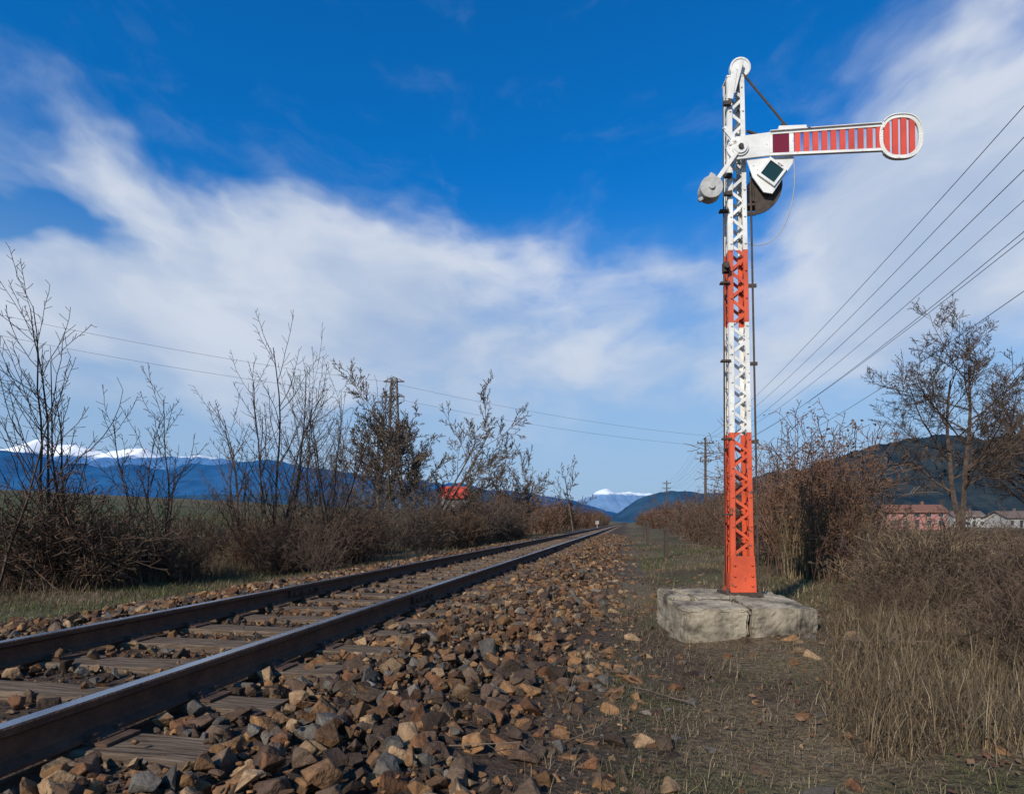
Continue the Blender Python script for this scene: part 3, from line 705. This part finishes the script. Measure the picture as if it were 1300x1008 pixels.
# leaf litter
nl=6200; uu=rng.uniform(-.4,5,nl); tt=rng.uniform(1.2,11,nl); x_=uu*NX+tt*DX; y_=uu*NY+tt*DY
kk=(fbm(x_*1.3+4,y_*1.3)+rng.uniform(-.1,.1,nl)>.5)&~((x_>1.22)&(x_<2.34)&(y_>4.58)&(y_<5.8)); x_,y_=x_[kk],y_[kk]; nl=len(x_)
zc=H(x_,y_)+.018; C0=np.stack([x_,y_,zc],1); a=rng.uniform(0,6.28,nl); s=rng.uniform(.010,.024,nl)
A1=np.stack([np.cos(a)*s,np.sin(a)*s,rng.uniform(-.008,.008,nl)],1); B1=np.stack([-np.sin(a)*s*.6,np.cos(a)*s*.6,rng.uniform(-.008,.008,nl)],1)
Vv=np.stack([C0-A1,C0+B1,C0+A1,C0-B1],1).reshape(-1,3); Fq=np.arange(nl*4).reshape(-1,4)
lp_=np.array([[.15,.06,.03],[.10,.048,.026],[.19,.11,.06]]); Cc=lp_[rng.integers(0,3,nl)]*rng.uniform(.7,1.2,(nl,1))
fastmesh('fallen_leaves',Vv,Fq,np.repeat(Cc,4,0),gm)
random.seed(77); tbk=TB()
for (sx_,sy_,an_,ln_,r_) in((2.25,4.3,-.9,.55,.012),(.2,2.6,.4,.35,.004),(-.1,2.9,1.2,.3,.004),(.9,3.2,2.3,.4,.005),(-.25,2.5,-.4,.3,.003)):
    z_=float(H(sx_,sy_))+.03; d=Vector((math.cos(an_),math.sin(an_),.02))
    grow(tbk,Vector((sx_,sy_,z_)),d,ln_,r_,1,dict(seg=[5,5,3],wan=[.1,.12,.25],up=[0,0,.05],tap=.5,rmin=.0016,max=2,kids=[3,5,0],t0=[.2,.2,0],ang=[40,45,0],lr=[.5,.45,0],rr=.5))
link(bpy.data.objects.new('fallen_stick',tmesh('stick_mesh',tbk,barkl)))

# ------------------------------------------------------------ power poles, pylon, wires
pwood=mat('pole_wood',(.05,.038,.03),(.10,.075,.058),scale=4,rough=.9,stretch=(6,6,1))
wirem=mat('wire_dark',(.08,.09,.10),rough=.5)
def pole(u_,t_):
    x_,y_,_=W(u_,t_); e=empty('utility_pole',(x_,y_,float(H(x_,y_))-.1)); e.rotation_euler=(0,0,-.18)
    b=MB(); b.cyl((0,0,0),(0,0,9.3),.15,12,r2=.10)
    for zc,l in((8.7,.8),(7.7,.8),(6.9,.55)):
        b.box((-l,-.16,zc-.05),(l,-.06,zc+.05)); 
        b.beam((-l*.6,-.12,zc-.05),(0,-.12,zc-.4),.04,.03); b.beam((l*.6,-.12,zc-.05),(0,-.12,zc-.4),.04,.03)
        for xx_ in(-l*.92,-l*.45,l*.45,l*.92): b.cyl((xx_,-.11,zc+.05),(xx_,-.11,zc+.22),.04,8)
    b.obj('pole_body',pwood,e)
PT=[1.5,65,128,192,256]
for t_ in PT: pole(7.6,t_)
def sag(p,q,s,n_=24): return [tuple(Vector(p).lerp(Vector(q),i/n_)-Vector((0,0,s*4*(i/n_)*(1-i/n_)))) for i in range(n_+1)]
ws=[]
for zc,offs in((8.9,(-.74,-.36,.74)),(7.9,(-.74,.36,.74)),(7.1,(.5,))):
    for o_ in offs:
        for i in range(4): ws.append(sag(W(7.6+o_,PT[i],zc),W(7.6+o_,PT[i+1],zc),1.1+.06*len(ws)%.5+.5*(zc<7.5)))
pl=empty('power_lines')
curve('pole_wires',ws,.008,wirem,pl)
pg=empty('lattice_pylon',(-10.3,55,float(H(-10.3,55))-.2)); b=MB(); TH=13.2
def ph_(z): return .72-.5*z/TH
for sx in(-1,1):
    for sy in(-1,1): b.beam((sx*ph_(0),sy*ph_(0),0),(sx*ph_(TH),sy*ph_(TH),TH),.10,.10)
z=0
while z<TH-.5:
    z2=z+1.1
    for s1 in(-1,1):
        for s2 in(-1,1):
            b.beam((s1*ph_(z),s2*ph_(z),z),(-s1*ph_(z2),s2*ph_(z2),z2),.05,.05); b.beam((s2*ph_(z),s1*ph_(z),z),(s2*ph_(z2),-s1*ph_(z2),z2),.05,.05)
    z=z2
for zc in(12.9,11.6): b.beam((-.9,0,zc),(.9,0,zc),.12,.12); b.beam((-.9,0,zc),(0,0,zc+.4),.06,.06); b.beam((.9,0,zc),(0,0,zc+.4),.06,.06)
b.obj('pylon_lattice',mat('pylon_steel',(.07,.07,.07),(.10,.09,.08),scale=3,rough=.6),pg)
PZ=pg.location.z
ws=[]
for zc,o_,zl,zr in((12.9,-.8,0,0),(11.6,-.8,-1.5,-1.6)):
    ws.append(sag((-48,38,17.5+zl),(-10.3+o_,55,zc+PZ),.8)); ws.append(sag((-10.3+o_,55,zc+PZ),(27.5+o_,74,10.8+zr*.7),.7))
curve('crossing_wires',ws,.011,wirem,pl)

# ------------------------------------------------------------ houses
pink=mat('pink_wall',(.34,.15,.135),(.28,.125,.11),scale=1,rough=.9); whw=mat('white_wall',(.34,.325,.31),(.28,.265,.25),scale=1,rough=.9)
roofm=mat('tile_roof',(.14,.06,.045),(.19,.09,.06),scale=2,rough=.9); glass=mat('window_glass',(.03,.04,.05),rough=.2); brn=mat('roof_brown',(.10,.07,.06),(.15,.11,.09),scale=2,rough=.9)
redr=mat('red_roof',(.50,.06,.035),(.40,.05,.035),scale=2,rough=.8)
def house(name,x_,y_,wd,dp,h,rh,wm,rm_,rz=0,st=2):
    z_=float(H(x_,y_))-.1; e=empty(name,(x_,y_,z_)); e.rotation_euler=(0,0,rz)
    b=MB(); b.box((-wd/2,-dp/2,-.6),(wd/2,dp/2,h)); b.poly([(-wd/2,-dp/2,h),(-wd/2,dp/2,h),(-wd/2,0,h+rh*.95)],[(0,1,2)]); b.poly([(wd/2,-dp/2,h),(wd/2,dp/2,h),(wd/2,0,h+rh*.95)],[(0,2,1)]); b.obj('walls',wm,e)
    b=MB(); o=.5
    for s in(-1,1): b.poly([(-wd/2-o,s*(dp/2+o),h-.2),(wd/2+o,s*(dp/2+o),h-.2),(wd/2+o,0,h+rh),(-wd/2-o,0,h+rh),(-wd/2-o,s*(dp/2+o),h),(wd/2+o,s*(dp/2+o),h),(wd/2+o,0,h+rh+.2),(-wd/2-o,0,h+rh+.2)],[(0,1,2,3),(4,5,6,7),(0,1,5,4),(1,2,6,5),(0,3,7,4)])
    b.box((wd*.2,.3,h+rh*.4),(wd*.2+.6,.9,h+rh+1.)); b.obj('roof',rm_,e)
    b=MB(); f=MB(); nw=max(2,int(wd/2.4))
    for s in range(st):
        for k in range(nw):
            xc=-wd/2+wd*(k+.5)/nw; zc=1.0+s*(h/st)
            if s==0 and k==nw//2: b.box((xc-.45,-dp/2-.05,.3),(xc+.45,-dp/2-.01,2.4)); continue
            f.box((xc-.62,-dp/2-.04,zc-.12),(xc+.62,-dp/2-.01,zc+1.32)); b.box((xc-.5,-dp/2-.07,zc),(xc+.5,-dp/2-.045,zc+1.2))
    b.obj('windows_and_door',glass,e); f.obj('window_frames',whw,e)
house('pink_house',96,152,12.5,8,4.2,1.6,pink,roofm,-.2)
house('grey_house',150,190,9,8,3.2,1.8,whw,brn,.1,1)
house('grey_house',172,240,11,8,4.,2.,whw,brn,-.1)
house('red_roofed_house',-13.8,150,5.5,5,4.4,2.6,whw,redr,.3,1)
for (u_,t_,h,hd) in((-5.2,110,1.1,.55),(.8,26,.8,0),(1.0,17,.7,0),(.9,36,.8,0)):
    x_,y_,_=W(u_,t_); e=empty('marker_post',(x_,y_,float(H(x_,y_)))); b=MB(); b.box((-.05,-.05,-.1),(.05,.05,h)); 
    b.prism([(-.08,h),(.08,h),(.06,h+.1),(-.06,h+.1)],-.06,.06)
    if hd: b.box((-.3,-.1,h-.5),(.3,-.065,h+.1))
    b.obj('post',whw if hd else dark,e)
